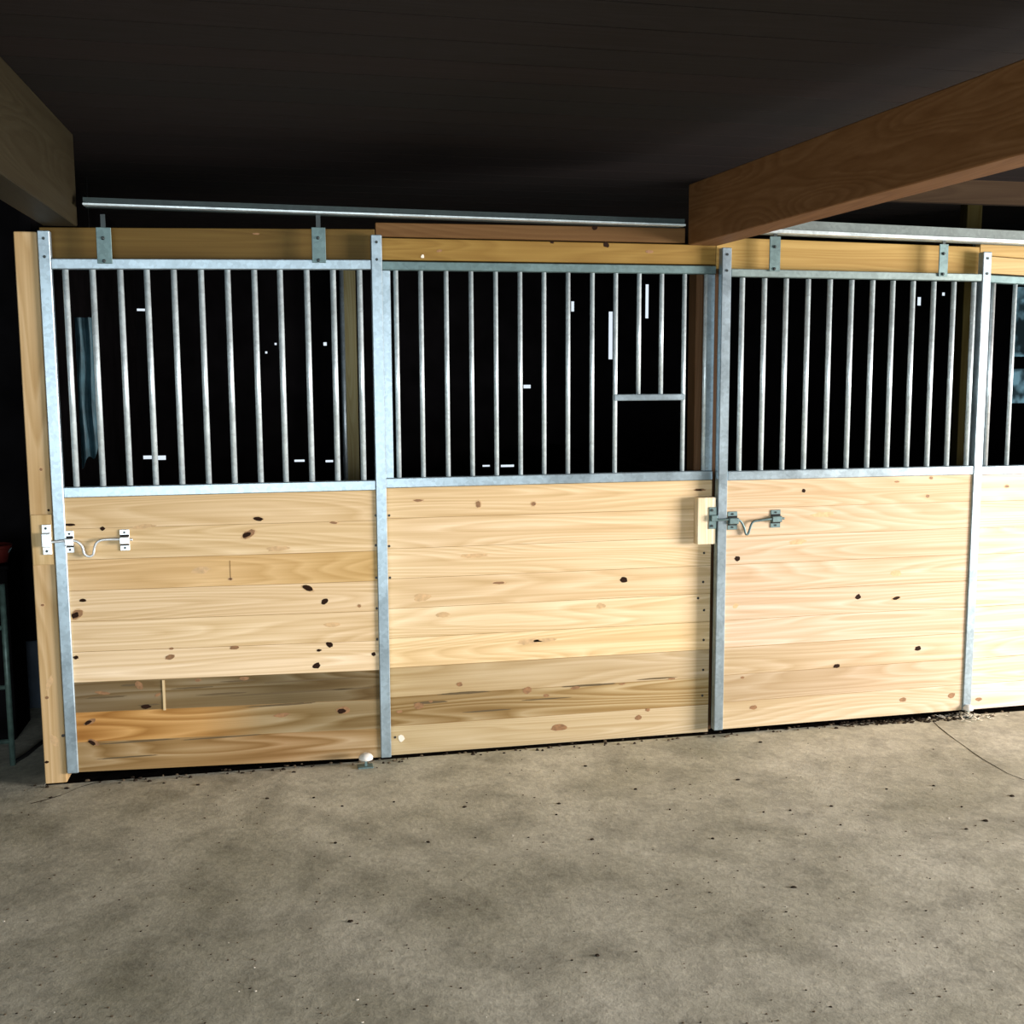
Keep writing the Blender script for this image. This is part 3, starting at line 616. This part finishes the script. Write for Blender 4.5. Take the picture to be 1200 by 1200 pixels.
m.tube([(xa, 1.0, z1), (xa, 1.0, CEIL)], .002, RUBBER, 6); m.tube([(xb, 1.0, z1), (xb, 1.0, CEIL)], .002, RUBBER, 6)
tag(m.build('hanging_sheet'), 'narrow blue-grey sheet hanging inside the left stall', 'sheet')

# ------------------------------------------------------------------ left aisle: pipe gate, bin, bucket, hose
g0 = fl(11.5, 897); Yg = g0.y; gt = at(6, 684, Yg)
gx = (g0.x+gt.x)/2
g = thing('pipe_gate', 'green steel pipe gate standing at the left picture edge', 'gate', (gx-.5, Yg, FLOOR))
m = MB(); m.tube([(gx, Yg, FLOOR+.001), (gx, Yg, gt.z)], .0125, GREENP, 14); m.build('upright', g)
m = MB(); m.tube([(gx-1.2, Yg, FLOOR+.001), (gx-1.2, Yg, gt.z)], .0125, GREENP, 14); m.build('upright', g)
for z in (gt.z-.012, .62, .36, .12):
    m = MB(); m.tube([(gx-1.19, Yg, z), (gx-.01, Yg, z)], .010, GREENP, 12); m.build('rail', g)
yb_ = Yg+.35
a = at(10, 668, yb_)
m = MB(); m.box((a.x-.55, yb_, FLOOR), (a.x-.01, yb_+.3, a.z), SHADE_W, bev=.008); m.box((a.x-.56, yb_-.008, a.z+.001), (a.x, yb_+.31, a.z+.02), SHADE_W, bev=.005)
tag(m.build('storage_bin'), 'dark storage bin behind the pipe gate', 'bin')
bx = at(-8, 640, yb_+.12); zb0 = a.z+.021; hb = at(0, 638, yb_+.12).z-zb0
bk_ = thing('feed_bucket', 'dark red bucket on the dark bin at the left picture edge', 'bucket', (bx.x, yb_+.12, zb0))
m = MB(); m.lathe((bx.x, yb_+.12, zb0), [(.06, 0), (.074, hb*.75), (.074, hb*.8), (.082, hb*.82), (.082, hb), (.074, hb), (.070, hb*.8), (.056, .008)], REDP, 28); m.build('tub', bk_)
m = MB(); pts = [(bx.x+.08*math.cos(t), yb_+.12-.03*math.sin(t), zb0+hb*.9-.05*math.sin(t)) for t in [math.pi*k/14 for k in range(15)]]; m.tube(pts, .0025, GALV_DULL, 8); m.build('bail_handle', bk_)
hp_ = [fl(14, 894, FLOOR+.009), fl(22, 890, FLOOR+.009), fl(32, 884, FLOOR+.009), fl(40, 877, FLOOR+.009), fl(52, 868, FLOOR+.009)]
m = MB(); m.tube(hp_, .009, RUBBER, 10); tag(m.build('floor_stripe'), 'thin black hose on the floor from the gate foot to behind the jamb post', 'stripe')  # thin dark tube drawn as a line on the floor

# ------------------------------------------------------------------ floor guides, litter
def guide(label, px, py, s=1.):
    p = fl(px, py); t = thing('door_guide', label, 'door guide', (p.x, p.y, FLOOR))
    m = MB(); m.box((p.x-.035*s, p.y-.02, FLOOR), (p.x+.03*s, p.y+.03, FLOOR+.006), GALV_DULL, bev=.001); m.box((p.x-.005, p.y-.004, FLOOR+.006), (p.x+.005, p.y+.006, FLOOR+.035), GALV_DULL); m.build('foot', t)
    m = MB(); m.lathe((p.x, p.y, FLOOR+.032), [(.012, 0), (.030*s, .004), (.031*s, .014), (.024*s, .024), (.010, .030)], WHITEP, 20); lab(m.build('cap', t), 'white domed cap')
guide('white-capped floor guide at the foot of the left sliding door', 429, 899)
guide('white-capped floor guide at the foot of the right sliding door', 1134, 840, .8)
m = MB()
for i in range(170):
    u = random.gauss(0, 1); p = fl(1131+u*16, 838+abs(random.gauss(0, 3)), FLOOR); z = FLOOR+.001+max(0, .03*(1-abs(u)))*random.random()
    a = random.uniform(0, 6.28); l = random.uniform(.004, .014); w = random.uniform(.002, .005)
    d = Vector((math.cos(a), math.sin(a), random.uniform(-.3, .3))).normalized()*l; n = Vector((-math.sin(a), math.cos(a), 0))*w; c = Vector((p.x, p.y, max(z, FLOOR+.0015+abs(d.z))))
    up = Vector((0, 0, .0012)); m.hexa([c-d-n, c-d+n, c-d+n+up, c-d-n+up, c+d-n, c+d+n, c+d+n+up, c+d-n+up], PALE if random.random() < .75 else DIRT)
tag(m.build('wood_shavings'), 'small heap of pale wood shavings at the foot of the right door edge', 'shavings', kind='stuff')
m = MB()
def crumb(p, w, h, mt):
    n = 7; a0 = random.random()*6; base = []; topv = []
    for k in range(n):
        a = a0+2*math.pi*k/n; j = random.uniform(.7, 1.2); base.append(m.bm.verts.new((p.x+w*j*math.cos(a), p.y+w*.75*j*math.sin(a), FLOOR+.0005))); topv.append(m.bm.verts.new((p.x+w*.6*j*math.cos(a), p.y+w*.45*j*math.sin(a), FLOOR+h)))
    for k in range(n): m.face([base[k], base[(k+1) % n], topv[(k+1) % n], topv[k]], mt)
    m.face(topv, mt)
BROWNC = plain('brown_crumb', (.11, .08, .045), .95)
for x, y, w in ((344, 905, 5), (313, 936, 4), (368, 935, 3.5), (401, 945, 3), (544, 946, 5), (502, 987, 4), (462, 940, 3), (356, 898, 3), (686, 898, 4), (655, 942, 4.5), (891, 870, 4.5),
                (865, 914, 5), (745, 925, 4), (785, 949, 2.5), (652, 955, 2.5), (1094, 921, 4), (974, 945, 4), (1039, 925, 3), (926, 950, 4), (944, 978, 2.5), (1155, 962, 6), (1132, 972, 4), (1127, 946, 3),
                (835, 983, 4), (694, 984, 4), (393, 988, 4), (985, 967, 2.5), (895, 952, 3), (1186, 933, 7), (117, 887, 5), (78, 924, 6), (60, 935, 5), (232, 920, 5), (284, 906, 5), (192, 918, 3), (930, 1040, 5), (410, 1080, 5), (700, 1120, 4)):
    crumb(fl(x, y), w*.0021, .004, DIRT)
for i in range(420):
    x = random.uniform(-20, 1220); y = random.uniform(870 if x > 300 else 915, 1215); p = fl(x, y)
    if p.y > -.02 or abs(x-1131) < 60 and y < 860: continue
    crumb(p, random.uniform(.0015, .005), .002, random.choice((DIRT, BROWNC, BROWNC, PALE if random.random() < .35 else BROWNC)))
for i in range(160):                                   # dirt gathered under the door bottoms
    X = random.uniform(-1.1, 3.5); p = Vector((X, random.uniform(-.03, .04), 0)); crumb(p, random.uniform(.004, .012), random.uniform(.003, .008), random.choice((DIRT, DIRT, BROWNC)))
for i in range(150):  # dark crumbs paint the deeper gap shade under the right door
    u = random.random(); p = fl(985+u*140, 849-u*7+random.uniform(-3, 2.5)); crumb(p, random.uniform(.006, .014), random.uniform(.002, .006), DIRT)
tag(m.build('floor_litter'), 'crumbs of dirt and chaff scattered over the concrete, and dark ones painting door-gap shade', 'litter', kind='stuff')

# ------------------------------------------------------------------ light
w = bpy.data.worlds.new('world'); S.world = w; w.use_nodes = True
bg = w.node_tree.nodes['Background']; bg.inputs[0].default_value = (.80, .90, 1., 1); bg.inputs[1].default_value = 1.3
def area(name, loc, target, sx, sy, e, c):
    l = bpy.data.lights.new(name, 'AREA'); l.shape = 'RECTANGLE'; l.size = sx; l.size_y = sy; l.energy = e; l.color = c
    o = bpy.data.objects.new(name, l); COL.objects.link(o); o.location = loc
    o.rotation_euler = (Vector(target)-Vector(loc)).to_track_quat('-Z', 'Y').to_euler(); return o
area('daylight_right_doorway', (9.4, -4.0, 1.35), (1.8, -.2, .9), 3.2, 2.4, 2150, (1., .905, .86))
area('daylight_rear_doorway', (-.7, -9.4, 1.15), (-.7, 0, 1.15), 4.8, 2.0, 430, (.86, .94, 1.))
vs = S.view_settings; S.display_settings.display_device = 'sRGB'
vs.view_transform = 'Standard'; vs.look = 'None'; vs.gamma = 1; vs.use_curve_mapping = False; vs.exposure = -.36
S.cycles.use_denoising = True
S.cycles.max_bounces = 6
